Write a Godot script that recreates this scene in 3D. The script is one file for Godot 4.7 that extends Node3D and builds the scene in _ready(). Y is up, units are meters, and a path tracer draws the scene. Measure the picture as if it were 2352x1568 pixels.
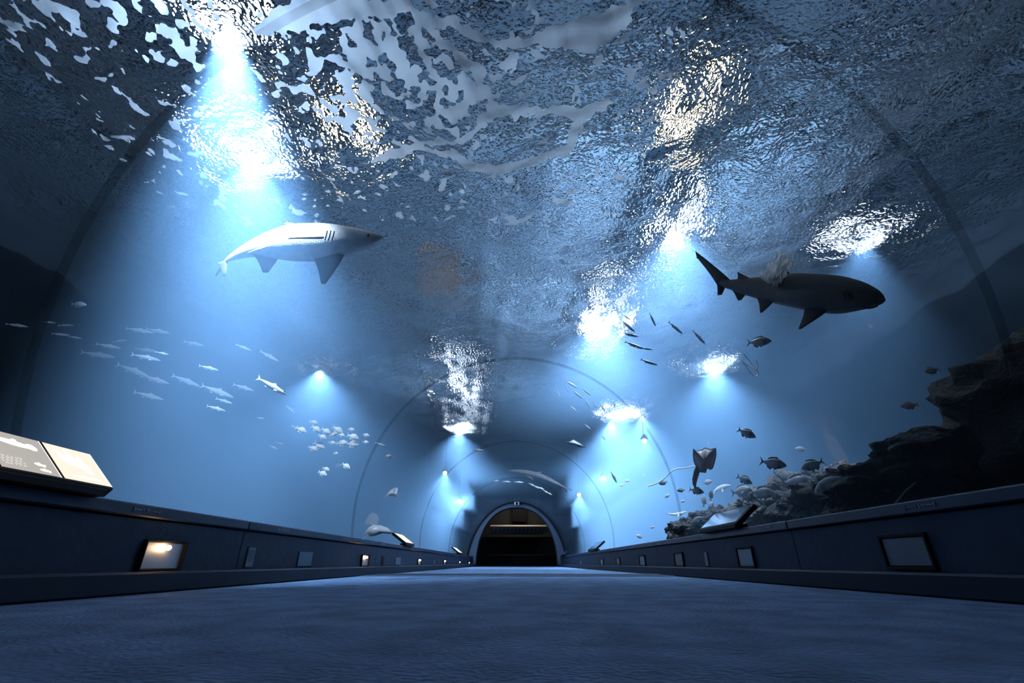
extends Node3D

const H := 4.3            # height of the water surface
const EYE := Vector3(0.0, 0.12, 0.0)
const TUBE_R := 2.0       # acrylic tunnel, inner radius
const TUBE_Y := 0.4       # height of its axis
const Z_END := -19.8      # where the tunnel meets the exit arch

var used := {}
var cam_basis := Basis()

# ------------------------------------------------------------------ helpers
func numbered(n: String) -> String:
	if not used.has(n):
		used[n] = 0
		return n
	used[n] += 1
	return "%s_%03d" % [n, used[n]]

func tag(o: Node, label: String, category: String, group := "", kind := "") -> Node:
	if label: o.set_meta("label", label)
	if category: o.set_meta("category", category)
	if group: o.set_meta("group", group)
	if kind: o.set_meta("kind", kind)
	return o

func base(called: String, at := Vector3.ZERO, parent: Node = null) -> Node3D:
	var o := Node3D.new()
	o.name = numbered(called) if parent == null else called
	if parent == null: add_child(o)
	else: parent.add_child(o, true)
	o.position = at
	return o

func put(mesh: Mesh, called: String, m: Material, parent: Node = null) -> MeshInstance3D:
	var o := MeshInstance3D.new()
	o.mesh = mesh
	o.material_override = m
	o.name = numbered(called) if parent == null else called
	if parent == null: add_child(o)
	else: parent.add_child(o, true)
	return o

func mat(c: Color, rough := 0.8, metal := 0.0, spec := 0.5) -> StandardMaterial3D:
	var m := StandardMaterial3D.new()
	m.albedo_color = c
	m.roughness = rough
	m.metallic = metal
	m.metallic_specular = spec
	return m

func lin(r: float, g: float, b: float) -> Color:
	return Color(r, g, b).linear_to_srgb()

func glow(c: Color, e: float) -> StandardMaterial3D:
	var m := mat(Color(0.02, 0.02, 0.02), 0.6)
	m.emission_enabled = true
	m.emission = c
	m.emission_energy_multiplier = e
	return m

func ray(px: float, py: float) -> Vector3:
	var f := 1045.0
	return (cam_basis * Vector3((px - 1176.0) / f, (784.0 - py) / f, -1.0)).normalized()

func at(px: float, py: float, dist: float) -> Vector3:
	return EYE + ray(px, py) * dist

func at_height(px: float, py: float, h: float) -> Vector3:
	var d := ray(px, py)
	return EYE + d * ((h - EYE.y) / d.y)

func noise_tex(freq: float, oct: int, size: int, seed_: int, normal := false, bump := 4.0) -> NoiseTexture2D:
	var n := FastNoiseLite.new()
	n.noise_type = FastNoiseLite.TYPE_SIMPLEX
	n.frequency = freq
	n.fractal_octaves = oct
	n.seed = seed_
	var t := NoiseTexture2D.new()
	t.width = size
	t.height = size
	t.seamless = true
	t.noise = n
	t.as_normal_map = normal
	t.bump_strength = bump
	return t

func ramp(t: NoiseTexture2D, cols: Array) -> NoiseTexture2D:
	var g := Gradient.new()
	var offs := PackedFloat32Array()
	var cs := PackedColorArray()
	for c in cols:
		offs.append(c[0])
		cs.append(c[1])
	g.offsets = offs
	g.colors = cs
	t.color_ramp = g
	return t

# a mesh from rows of points (quads between neighbours), smooth normals
func grid_mesh(rows: Array, wrap := false, caps := false, colors: Array = []) -> ArrayMesh:
	var st := SurfaceTool.new()
	st.begin(Mesh.PRIMITIVE_TRIANGLES)
	grid_into(st, rows, wrap, caps, colors)
	st.generate_normals()
	return st.commit()

func grid_into(st: SurfaceTool, rows: Array, wrap := false, caps := false, colors: Array = [], first := 0) -> int:
	var w: int = rows[0].size()
	st.set_smooth_group(0)
	for i in rows.size():
		for j in w:
			if colors: st.set_color(colors[i][j])
			st.add_vertex(rows[i][j])
	var last := w if wrap else w - 1
	for i in rows.size() - 1:
		for j in last:
			var a := first + i * w + j
			var b := first + i * w + (j + 1) % w
			var c := a + w
			var d := b + w
			st.add_index(a); st.add_index(c); st.add_index(b)
			st.add_index(b); st.add_index(c); st.add_index(d)
	var n: int = rows.size() * w
	if caps:
		for e in [0, rows.size() - 1]:
			var mid := Vector3.ZERO
			for p in rows[e]: mid += p
			if colors: st.set_color(colors[e][0])
			st.add_vertex(mid / w)
			for j in w:
				var a: int = first + e * w + j
				var b: int = first + e * w + (j + 1) % w
				st.add_index(first + n)
				st.add_index(a if e == 0 else b)
				st.add_index(b if e == 0 else a)
			n += 1
	return first + n

# a prism: outline in the xy plane, pushed along z; flat faces
func prism(outline: PackedVector2Array, z0: float, z1: float) -> ArrayMesh:
	var st := SurfaceTool.new()
	st.begin(Mesh.PRIMITIVE_TRIANGLES)
	prism_into(st, outline, z0, z1)
	st.generate_normals()
	return st.commit()

func prism_into(st: SurfaceTool, outline: PackedVector2Array, z0: float, z1: float, xf := Transform3D()) -> void:
	st.set_smooth_group(-1)
	var o := outline
	if Geometry2D.is_polygon_clockwise(o):
		o = o.duplicate()
		o.reverse()
	var tri := Geometry2D.triangulate_polygon(o)
	for k in range(0, tri.size(), 3):
		var a := o[tri[k]]
		var b := o[tri[k + 1]]
		var c := o[tri[k + 2]]
		if (b - a).cross(c - a) < 0.0:
			var s := b
			b = c
			c = s
		for p in [a, c, b]: st.add_vertex(xf * Vector3(p.x, p.y, z1))
		for p in [a, b, c]: st.add_vertex(xf * Vector3(p.x, p.y, z0))
	for i in o.size():
		var a := o[i]
		var b := o[(i + 1) % o.size()]
		for p in [Vector3(a.x, a.y, z0), Vector3(a.x, a.y, z1), Vector3(b.x, b.y, z1), Vector3(a.x, a.y, z0), Vector3(b.x, b.y, z1), Vector3(b.x, b.y, z0)]:
			st.add_vertex(xf * p)

# a box with chamfered edges
func box(size: Vector3, ch := 0.01) -> ArrayMesh:
	var st := SurfaceTool.new()
	st.begin(Mesh.PRIMITIVE_TRIANGLES)
	box_into(st, Transform3D(), size, ch)
	st.generate_normals()
	return st.commit()

func box_into(st: SurfaceTool, xf: Transform3D, size: Vector3, ch := 0.0) -> void:
	var h := size / 2.0
	ch = minf(ch, minf(h.x, minf(h.y, h.z)) * 0.9)
	st.set_smooth_group(-1)
	var pts := []
	for i in 8:
		var s := Vector3(1 if i & 1 else -1, 1 if i & 2 else -1, 1 if i & 4 else -1)
		pts.append([s * Vector3(h.x, h.y - ch, h.z - ch), s * Vector3(h.x - ch, h.y, h.z - ch), s * Vector3(h.x - ch, h.y - ch, h.z)])
	for ax in 3:
		var u := 1 << ((ax + 1) % 3)
		var v := 1 << ((ax + 2) % 3)
		for sgn in 2:
			var b := (1 << ax) * sgn
			var q := [pts[b][ax], pts[b | u][ax], pts[b | u | v][ax], pts[b | v][ax]]
			quad(st, xf, q, sgn == 0)
	if ch <= 0.0: return
	for ax in 3:
		var u := (ax + 1) % 3
		var v := (ax + 2) % 3
		for k in 4:
			var b := (1 << u) * (k & 1) + (1 << v) * (k >> 1)
			var e := b | (1 << ax)
			quad(st, xf, [pts[b][u], pts[e][u], pts[e][v], pts[b][v]], (k == 0 or k == 3))
	for i in 8:
		var flip := (i & 1) ^ ((i >> 1) & 1) ^ ((i >> 2) & 1)
		var t: Array = [pts[i][0], pts[i][1], pts[i][2]] if flip == 0 else [pts[i][0], pts[i][2], pts[i][1]]
		for p in t: st.add_vertex(xf * p)

func quad(st: SurfaceTool, xf: Transform3D, q: Array, flip: bool) -> void:
	var order := [0, 1, 2, 0, 2, 3] if flip else [0, 2, 1, 0, 3, 2]
	for i in order: st.add_vertex(xf * q[i])

func lathe(profile: Array, n := 24) -> ArrayMesh:   # [radius, height] pairs round the y axis
	var rows := []
	for p in profile:
		var r := []
		for k in n:
			var a := TAU * k / n
			r.append(Vector3(cos(a) * p[0], p[1], -sin(a) * p[0]))
		rows.append(r)
	return grid_mesh(rows, true)

func tube(points: Array, r: float, n := 8) -> ArrayMesh:
	var rows := []
	var side := Vector3.ZERO
	for i in points.size():
		var d: Vector3 = (points[mini(i + 1, points.size() - 1)] - points[maxi(i - 1, 0)]).normalized()
		if i == 0: side = d.cross(Vector3.UP if absf(d.y) < 0.9 else Vector3.RIGHT).normalized()
		side = (side - d * side.dot(d)).normalized()
		var up := d.cross(side)
		var row := []
		for k in n:
			var a := TAU * k / n
			row.append(points[i] + (side * cos(a) + up * sin(a)) * r)
		rows.append(row)
	return grid_mesh(rows, true, true)

# ------------------------------------------------------------------ the scene
var M := {}
var waves := []

func _ready() -> void:
	build_camera_and_light()
	make_materials()
	build_structure()
	build_water()
	build_lamps()
	build_panels()
	build_plates()
	build_rocks()
	build_sharks()
	build_rays()
	build_fish()
	build_small_things()

func build_camera_and_light() -> void:
	cam_basis = Basis.from_euler(Vector3(deg_to_rad(25.97), deg_to_rad(0.54), 0.0))
	var cam := Camera3D.new()
	cam.name = "camera"
	cam.fov = 73.76
	cam.near = 0.02
	cam.far = 120.0
	cam.transform = Transform3D(cam_basis, EYE)
	add_child(cam)
	cam.current = true
	var env := Environment.new()
	env.background_mode = Environment.BG_COLOR
	env.background_color = Color(0, 0, 0)
	env.tonemap_mode = Environment.TONE_MAPPER_LINEAR
	env.tonemap_exposure = 1.42
	env.sdfgi_enabled = true
	env.ssao_enabled = true
	env.ssil_enabled = true
	env.volumetric_fog_enabled = true
	env.volumetric_fog_density = 0.0
	var we := WorldEnvironment.new()
	we.name = "environment"
	we.environment = env
	add_child(we)

func make_materials() -> void:
	var carpet := mat(Color.WHITE, 0.95, 0.0, 0.3)
	carpet.albedo_texture = ramp(noise_tex(0.012, 5, 512, 3), [[0.0, lin(0.026, 0.055, 0.105)], [0.5, lin(0.043, 0.086, 0.16)], [1.0, lin(0.066, 0.12, 0.21)]])
	carpet.uv1_triplanar = true
	carpet.uv1_world_triplanar = true
	carpet.uv1_scale = Vector3(0.6, 0.6, 0.6)
	carpet.heightmap_enabled = true
	carpet.heightmap_texture = noise_tex(0.2, 3, 512, 4)
	carpet.heightmap_scale = 0.6
	M.carpet = carpet
	M.carpet_dark = carpet.duplicate()
	M.carpet_dark.albedo_color = Color(0.62, 0.62, 0.62)
	var kerb := mat(lin(0.010, 0.022, 0.045), 0.7, 0.0, 0.25)
	kerb.heightmap_enabled = true
	kerb.heightmap_texture = noise_tex(0.05, 4, 256, 8)
	kerb.heightmap_scale = 0.15
	kerb.uv1_triplanar = true
	kerb.uv1_world_triplanar = true
	M.kerb = kerb
	M.cap = mat(lin(0.013, 0.027, 0.054), 0.5, 0.0, 0.3)
	M.plinth = mat(lin(0.007, 0.014, 0.028), 0.7, 0.0, 0.25)
	M.pale_mark = mat(lin(0.16, 0.24, 0.34), 0.7)
	M.black = mat(lin(0.004, 0.005, 0.008), 0.65, 0.0, 0.2)
	var pane := mat(Color(0.8, 0.9, 1.0, 0.0), 0.0, 0.0, 0.16)
	pane.transparency = BaseMaterial3D.TRANSPARENCY_ALPHA
	M.pane = pane
	M.rib = mat(lin(0.01, 0.02, 0.035), 0.7, 0.0, 0.2)
	M.rib.albedo_color.a = 0.16
	M.rib.transparency = BaseMaterial3D.TRANSPARENCY_ALPHA
	var tw := mat(Color.WHITE, 0.95)
	tw.albedo_texture = ramp(noise_tex(0.008, 5, 512, 21), [[0.0, lin(0.012, 0.03, 0.055)], [1.0, lin(0.03, 0.06, 0.10)]])
	tw.uv1_triplanar = true
	tw.uv1_world_triplanar = true
	tw.uv1_scale = Vector3(0.25, 0.25, 0.25)
	M.tank = tw
	M.hall = mat(lin(0.24, 0.40, 0.58), 0.9)
	M.beam = mat(lin(0.08, 0.11, 0.15), 0.8)
	M.ring = mat(lin(0.03, 0.055, 0.10), 0.7)
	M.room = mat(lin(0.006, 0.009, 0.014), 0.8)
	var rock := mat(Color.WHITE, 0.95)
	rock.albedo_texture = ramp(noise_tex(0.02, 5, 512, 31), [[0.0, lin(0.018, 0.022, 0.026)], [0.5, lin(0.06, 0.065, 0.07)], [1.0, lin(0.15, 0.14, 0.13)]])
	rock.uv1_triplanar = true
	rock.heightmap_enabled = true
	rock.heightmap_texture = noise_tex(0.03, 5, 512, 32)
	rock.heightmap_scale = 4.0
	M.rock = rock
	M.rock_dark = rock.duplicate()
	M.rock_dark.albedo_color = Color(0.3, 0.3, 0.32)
	M.rock_pale = rock.duplicate()
	M.rock_pale.albedo_texture = ramp(noise_tex(0.03, 5, 512, 33), [[0.0, lin(0.07, 0.07, 0.075)], [1.0, lin(0.36, 0.34, 0.32)]])
	var sand := mat(Color.WHITE, 1.0)
	sand.albedo_texture = ramp(noise_tex(0.05, 4, 512, 35), [[0.0, lin(0.10, 0.10, 0.10)], [1.0, lin(0.22, 0.21, 0.19)]])
	sand.uv1_triplanar = true
	sand.uv1_world_triplanar = true
	M.sand = sand
	var skin := mat(Color.WHITE, 0.55)
	skin.vertex_color_use_as_albedo = true
	skin.heightmap_enabled = true
	skin.heightmap_texture = noise_tex(0.08, 3, 256, 41)
	skin.heightmap_scale = 0.25
	skin.uv1_triplanar = true
	skin.uv1_scale = Vector3(3, 3, 3)
	M.skin = skin
	var fishm := mat(Color.WHITE, 0.4)
	fishm.vertex_color_use_as_albedo = true
	M.fish = fishm
	M.eye = mat(lin(0.01, 0.01, 0.012), 0.1)
	var foam := mat(lin(0.06, 0.09, 0.13), 0.9)
	foam.backlight_enabled = true
	foam.backlight = lin(0.52, 0.64, 0.78)
	M.foam = foam

# ------------------------------------------------------------------ setting
func arch_point(a: float, r: float, z: float) -> Vector3:
	return Vector3(cos(a) * r, TUBE_Y + sin(a) * r, z)

# the joints lean a little towards the viewer as they rise
func joint_z(z: float, y: float) -> float:
	return z + 0.42 * (y - 0.5) if z < 2.5 and z > Z_END + 0.3 else z

func structure(o: Node, label: String) -> Node:
	o.set_meta("kind", "structure")
	o.set_meta("label", label)
	return o

func build_structure() -> void:
	var fl := put(box(Vector3(3.5, 0.2, 23.0), 0.0), "floor", M.carpet)
	fl.position = Vector3(0, -0.1, -8.5)
	structure(fl, "dark blue carpet running down the middle of the tunnel")
	var strip := put(box(Vector3(3.28, 0.012, 0.62), 0.005), "carpet_strip", M.carpet_dark, fl)
	strip.position = Vector3(0, 0.1, 3.0)
	var bar := put(box(Vector3(3.28, 0.01, 0.05), 0.004), "joint_bar", M.cap, fl)
	bar.position = Vector3(0, 0.108, 2.66)
	for s in [-1.0, 1.0]:
		var side := "left" if s < 0 else "right"
		var w := base("wall_" + side)
		structure(w, "low dark kerb wall along the %s side of the carpet" % side)
		var z := 3.0
		var k := 0
		while z > Z_END + 0.1:
			var z1 := maxf(z - 3.05, Z_END)
			var p := put(box(Vector3(0.30, 0.50, z - z1 - 0.004), 0.003), "wall_panel", M.kerb, w)
			p.position = Vector3(s * 1.872, 0.055, (z + z1) / 2.0)
			var c := put(box(Vector3(0.32, 0.052, z - z1 - 0.010), 0.006), "ledge_cap", M.cap, w)
			c.position = Vector3(s * 1.862, 0.336, (z + z1) / 2.0)
			z = z1
			k += 1
		var b := put(box(Vector3(0.12, 0.085, 23.0), 0.008), "baseboard_" + side, M.plinth)
		b.position = Vector3(s * 1.675, 0.0425, -8.4)
		structure(b, "dark plinth at the foot of the %s kerb wall" % side)
		for m in ([[339, 1171], [650, 1220], [794, 1241], [880, 1254]] if s < 0 else [[2113, 1166], [1758, 1217], [1602, 1239], [1513, 1251], [1456, 1259]]):
			var hit := hit_x(m[0], m[1], s * 1.70)
			var d := base("distance_mark", Vector3(s * 1.700, 0.337, hit.z), w)
			d.rotation.y = PI / 2 * -s
			var tm := TextMesh.new()
			tm.text = "1.5m"
			tm.font_size = 14
			tm.pixel_size = 0.0016
			tm.depth = 0.002
			put(tm, "lettering", M.pale_mark, d)
			for e in [-1.0, 1.0]:
				var bl := put(box(Vector3(0.045, 0.003, 0.003), 0.0), "line", M.pale_mark, d)
				bl.position = Vector3(e * 0.055, 0, 0)
				var be := put(box(Vector3(0.003, 0.018, 0.003), 0.0), "line_end", M.pale_mark, d)
				be.position = Vector3(e * 0.078, 0, 0)

	# acrylic tunnel in panes
	var tunnel := base("window_1")
	structure(tunnel, "arched clear acrylic panes forming the tunnel vault")
	var joints := [3.2, -1.82, -6.0, -10.3, -14.8, Z_END]
	for i in joints.size() - 1:
		var rows := []
		for e in 2:
			var r := []
			for k in 57:
				var a := -0.02 + (PI + 0.04) * k / 56.0
				var p := arch_point(a, TUBE_R, 0.0)
				p.z = joint_z(joints[i + e], p.y)
				r.append(p)
			rows.append(r)
		var mid := []
		for k in 57: mid.append((rows[0][k] + rows[1][k]) / 2.0)
		put(grid_mesh([rows[0], mid, rows[1]]), "pane", M.pane, tunnel)
		if i > 0:
			var rr := []
			for k in 57:
				var a := PI * k / 56.0
				var sec := []
				for q in [[0.0, -0.009], [0.0, 0.009], [0.025, 0.009], [0.025, -0.009]]:
					var p := arch_point(a, TUBE_R + 0.004 + q[0], 0.0)
					p.z = joint_z(joints[i], p.y) + q[1]
					sec.append(p)
				rr.append(sec)
			put(grid_mesh(rr, true), "joint", M.rib, tunnel)

	# tank walls, its bed and the hall over it
	for s in [-1.0, 1.0]:
		var o := put(box(Vector3(0.3, 5.0, 25.6), 0.0), "wall_tank_left" if s < 0 else "wall_tank_right", M.tank)
		o.position = Vector3(s * 7.65, 1.8, -9.2)
		var hw := put(box(Vector3(0.3, 2.7, 25.6), 0.0), "wall_hall_left" if s < 0 else "wall_hall_right", M.tank)
		hw.position = Vector3(s * 7.65, 5.65, -9.2)
		structure(hw, "grey hall wall above the water at the %s" % ("left" if s < 0 else "right"))
		structure(o, "dark blue side wall of the tank at the %s" % ("left" if s < 0 else "right"))
	var back := put(box(Vector3(15.0, 8.0, 0.3), 0.0), "wall_back", M.tank)
	back.position = Vector3(0, 3.3, 3.45)
	structure(back, "tank wall behind the viewer")
	var ce := put(box(Vector3(15.6, 0.3, 25.6), 0.0), "ceiling", M.hall)
	ce.position = Vector3(0, 7.15, -9.2)
	structure(ce, "grey hall ceiling above the water")
	for i in 20:
		var bm := put(box(Vector3(15.0, 0.3, 0.3), 0.02), "beam", M.beam, ce)
		bm.position = Vector3(0, -0.29, 11.6 - i * 1.2)
	for i in 2:
		var pp := put(box(Vector3(0.4, 0.3, 24.0), 0.03), "duct", M.beam, ce)
		pp.position = Vector3(-5.2 + 10.4 * i, -0.6, 0.0)
	for s in [-1.0, 1.0]:
		var sb := put(box(Vector3(5.5, 0.3, 24.6), 0.0), "floor_tank", M.sand)
		sb.position = Vector3(s * 4.75, -0.1, -9.0)
		sb.name = "floor_tank_left" if s < 0 else "floor_tank_right"
		structure(sb, "pale sandy bed of the tank on the %s" % ("left" if s < 0 else "right"))

	# end wall with its arched opening
	var n := 48
	var inner := []
	var outer := []
	var hull := []
	for k in n + 1:
		var a := PI * k / n
		var p := Vector3(signf(cos(a)) * 1.62 * pow(absf(cos(a)), 0.9), -0.1 + 2.28 * pow(sin(a), 0.85), 0)
		inner.append(p)
		outer.append(Vector3(cos(a) * 1.96, -0.1 + sin(a) * 2.46, 0))
		var t := minf(7.5 / maxf(absf(cos(a)), 1e-4), 7.4 / maxf(sin(a), 1e-4))
		hull.append(Vector3(cos(a) * t, -0.1 + sin(a) * t, 0))
	var ew := put(shell_between(outer, hull, Z_END - 0.02, Z_END - 0.4), "wall_end", M.tank)
	structure(ew, "dark tank wall around the far mouth of the tunnel")
	var ring := put(shell_between(inner, outer, Z_END + 0.06, Z_END - 0.5), "trim_1", M.ring)
	structure(ring, "blue grey arch frame around the far exit of the tunnel")
	var lip := []
	var lip2 := []
	for k in n + 1:
		lip.append(Vector3(outer[k].x * 0.985, (outer[k].y + 0.1) * 0.99 - 0.1, 0))
		lip2.append(Vector3(outer[k].x * 1.02, (outer[k].y + 0.1) * 1.015 - 0.1, 0))
	put(shell_between(lip, lip2, Z_END + 0.12, Z_END), "gasket", M.black, ring)

	# the dark room beyond
	var zf := Z_END - 7.0
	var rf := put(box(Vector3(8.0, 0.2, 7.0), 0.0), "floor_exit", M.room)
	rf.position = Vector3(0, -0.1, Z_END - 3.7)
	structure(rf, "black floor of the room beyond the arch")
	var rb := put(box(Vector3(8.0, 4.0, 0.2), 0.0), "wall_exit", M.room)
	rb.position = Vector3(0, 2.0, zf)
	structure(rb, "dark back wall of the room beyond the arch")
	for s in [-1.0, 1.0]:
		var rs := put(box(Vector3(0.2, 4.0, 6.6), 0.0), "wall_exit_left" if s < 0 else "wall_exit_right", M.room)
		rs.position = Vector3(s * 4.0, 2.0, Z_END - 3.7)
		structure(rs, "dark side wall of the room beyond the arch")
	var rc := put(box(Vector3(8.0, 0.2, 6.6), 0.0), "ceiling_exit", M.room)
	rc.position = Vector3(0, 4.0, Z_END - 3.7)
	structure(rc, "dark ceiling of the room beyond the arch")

func shell_between(inner: Array, outer: Array, z0: float, z1: float) -> ArrayMesh:
	var st := SurfaceTool.new()
	st.begin(Mesh.PRIMITIVE_TRIANGLES)
	st.set_smooth_group(-1)
	for k in inner.size() - 1:
		var a: Vector3 = inner[k]
		var b: Vector3 = inner[k + 1]
		var c: Vector3 = outer[k + 1]
		var d: Vector3 = outer[k]
		var f := func(p: Vector3, z: float): return Vector3(p.x, p.y, z)
		for q in [[f.call(a, z0), f.call(b, z0), f.call(c, z0), f.call(d, z0)], [f.call(b, z1), f.call(a, z1), f.call(d, z1), f.call(c, z1)], [f.call(a, z1), f.call(b, z1), f.call(b, z0), f.call(a, z0)], [f.call(d, z0), f.call(c, z0), f.call(c, z1), f.call(d, z1)]]:
			for i in [0, 1, 2, 0, 2, 3]: st.add_vertex(q[i])
	st.generate_normals()
	return st.commit()

func hit_x(px: float, py: float, x: float) -> Vector3:
	var d := ray(px, py)
	return EYE + d * ((x - EYE.x) / d.x)

# ------------------------------------------------------------------ water
func wave(x: float, z: float) -> float:
	var h := 0.0
	for w in waves:
		h += w[2] * sin(w[0] * x + w[1] * z + w[3])
	return h

func build_water() -> void:
	var rng := RandomNumberGenerator.new()
	rng.seed = 5
	for i in 15:
		var lam := 0.16 * pow(1.18, i)
		var a := rng.randf() * TAU
		waves.append([cos(a) * TAU / lam, sin(a) * TAU / lam, 0.11 * lam / TAU, rng.randf() * TAU])
	var xs := []
	var zs := []
	var x := -7.48
	while x < 7.5:
		xs.append(x); x += 0.044
	var z := 3.28
	while z > Z_END - 0.02:
		zs.append(z); z -= 0.04 if z > -8.0 else 0.075
	var pv := PackedVector3Array()
	var ix := PackedInt32Array()
	for zz in zs:
		for xx in xs:
			pv.append(Vector3(xx, H + wave(xx, zz), zz))
	var w := xs.size()
	for i in zs.size() - 1:
		for j in w - 1:
			var a := i * w + j
			ix.append_array([a, a + 1, a + w, a + 1, a + w + 1, a + w])
	var arr := []
	arr.resize(Mesh.ARRAY_MAX)
	arr[Mesh.ARRAY_VERTEX] = pv
	arr[Mesh.ARRAY_INDEX] = ix
	var am := ArrayMesh.new()
	am.add_surface_from_arrays(Mesh.PRIMITIVE_TRIANGLES, arr)
	var st := SurfaceTool.new()
	st.create_from(am, 0)
	st.generate_normals()
	var m := mat(Color(1, 1, 1, 0.0), 0.02)
	m.transparency = BaseMaterial3D.TRANSPARENCY_ALPHA
	m.refraction_enabled = true
	m.refraction_scale = 0.05
	m.heightmap_enabled = true
	m.heightmap_texture = noise_tex(0.024, 2, 1024, 51)
	m.heightmap_scale = 2.0
	m.uv1_triplanar = true
	m.uv1_world_triplanar = true
	m.uv1_scale = Vector3(0.55, 0.55, 0.55)
	var o := put(st.commit(), "water_surface", m)
	tag(o, "rippling glittering water surface seen from below over the tunnel", "water", "", "stuff")
	# the blue water, as banks of haze that leave the tunnel free
	var fog := FogMaterial.new()
	fog.density = 0.23
	fog.albedo = lin(0.26, 0.52, 0.88)
	var root := base("tank_water")
	tag(root, "hazy blue water filling the tank around the tunnel", "water", "", "stuff")
	var zl := 3.2 - Z_END
	var zc := (3.2 + Z_END) / 2.0
	var top := H - 0.12
	for s in [-1.0, 1.0]:
		fogbox(root, fog, Vector3(s * 4.775, (top + 0.06) / 2.0, zc), Vector3(5.39, top - 0.06, zl))
	fogbox(root, fog, Vector3(0, (2.46 + top) / 2.0, zc), Vector3(4.12, top - 2.46, zl))
	for s in [-1.0, 1.0]:
		fogbox(root, fog, Vector3(s * 1.78, 2.13, zc), Vector3(0.56, 0.63, zl))
		fogbox(root, fog, Vector3(s * 1.955, 1.50, zc), Vector3(0.21, 0.59, zl))
	build_foam()

func fogbox(root: Node, fog: FogMaterial, p: Vector3, s: Vector3) -> void:
	var f := FogVolume.new()
	f.name = "haze"
	f.shape = RenderingServer.FOG_VOLUME_SHAPE_BOX
	f.size = s
	f.material = fog
	root.add_child(f, true)
	f.position = p

func build_foam() -> void:
	# veins of foam: [px, py, half width in centimetres] along each vein, laid on the water plane
	var veins := [
		[[600, 60, 5], [660, 42, 10], [730, 26, 13], [800, 30, 9], [930, 18, 6]],
		[[930, 18, 3], [985, 62, 4], [1020, 100, 4], [1075, 150, 4.5], [1115, 210, 4], [1140, 250, 5], [1105, 290, 3.5], [1060, 322, 3.5], [980, 335, 4], [900, 362, 5], [860, 372, 4]],
		[[930, 18, 2], [1000, 52, 3], [1040, 45, 5], [1090, 82, 5], [1150, 103, 4], [1210, 106, 4], [1280, 90, 9], [1350, 80, 16], [1425, 30, 10]],
		[[1140, 250, 5], [1200, 258, 4], [1280, 262, 5], [1335, 268, 8], [1395, 236, 5]],
		[[1335, 268, 8], [1315, 320, 5], [1300, 350, 6], [1230, 378, 6], [1150, 385, 9], [1080, 376, 9], [1030, 355, 5], [960, 350, 2], [880, 370, 5]],
		[[880, 60, 3], [905, 120, 6], [930, 160, 5], [960, 190, 3], [1000, 200, 3]],
		[[1000, 590, 2], [1090, 560, 4], [1150, 520, 5], [1230, 490, 3]],
	]
	var segs := []
	for v in veins:
		for i in v.size() - 1:
			var a := at_height(v[i][0], v[i][1], H)
			var b := at_height(v[i + 1][0], v[i + 1][1], H)
			segs.append([Vector2(a.x, a.z), Vector2(b.x, b.z), v[i][2] * 0.0095, v[i + 1][2] * 0.0095])
	var n1 := FastNoiseLite.new()
	n1.seed = 7
	n1.frequency = 5.6
	n1.fractal_octaves = 3
	var n2 := FastNoiseLite.new()
	n2.seed = 9
	n2.frequency = 1.3
	n2.fractal_octaves = 2
	var n3 := FastNoiseLite.new()
	n3.seed = 11
	n3.frequency = 9.0
	var cell := 0.018
	var x0 := -4.6
	var z0 := -4.9
	var nx := 340
	var nz := 190
	var f := PackedFloat32Array()
	f.resize(nx * nz)
	var centre := at_height(930, 200, H)
	var left := at_height(330, 40, H)
	for i in nz:
		for j in nx:
			var p := Vector2(x0 + j * cell, z0 + i * cell)
			var q := p + Vector2(n3.get_noise_2d(p.x, p.y), n3.get_noise_2d(p.x + 40.0, p.y)) * 0.05
			var best := -1.0
			for s in segs:
				var ab: Vector2 = s[1] - s[0]
				var t := clampf((q - s[0]).dot(ab) / ab.length_squared(), 0.0, 1.0)
				var d: float = (s[0] + ab * t - q).length()
				if d < 0.4: best = maxf(best, lerpf(s[2], s[3], t) - d)
			var r := Vector2((p.x - centre.x) / 1.25, (p.y - centre.z) / 0.85).length()
			var mask := 1.0 - smoothstep(0.45, 1.25, r)
			var rl := Vector2((p.x - left.x) / 0.9, (p.y - left.z) / 0.45).length()
			mask = maxf(mask, 0.9 - smoothstep(0.4, 1.4, rl))
			var blot := (n1.get_noise_2d(p.x, p.y) + 0.35 * n2.get_noise_2d(p.x, p.y) - 0.42 + 0.40 * mask) * 0.12
			f[i * nx + j] = maxf(best, blot)
	var st := SurfaceTool.new()
	st.begin(Mesh.PRIMITIVE_TRIANGLES)
	st.set_smooth_group(-1)
	for i in nz - 1:
		for j in nx - 1:
			var c := [Vector2(j, i), Vector2(j + 1, i), Vector2(j + 1, i + 1), Vector2(j, i + 1)]
			var v := [f[i * nx + j], f[i * nx + j + 1], f[(i + 1) * nx + j + 1], f[(i + 1) * nx + j]]
			if v[0] <= 0 and v[1] <= 0 and v[2] <= 0 and v[3] <= 0: continue
			var poly := []
			for k in 4:
				var l := (k + 1) % 4
				if v[k] > 0: poly.append(c[k])
				if (v[k] > 0) != (v[l] > 0):
					poly.append((c[k] as Vector2).lerp(c[l], v[k] / (v[k] - v[l])))
			var pts := []
			for q in poly:
				var wx: float = x0 + q.x * cell
				var wz: float = z0 + q.y * cell
				pts.append(Vector3(wx, H + wave(wx, wz) + 0.01, wz))
			for k in range(1, pts.size() - 1):
				for q in [pts[0], pts[k], pts[k + 1]]: st.add_vertex(q)
	st.generate_normals()
	var o := put(st.commit(), "surface_foam", M.foam)
	tag(o, "white veins and blotches of foam drifting on the water overhead", "foam", "", "stuff")

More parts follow.
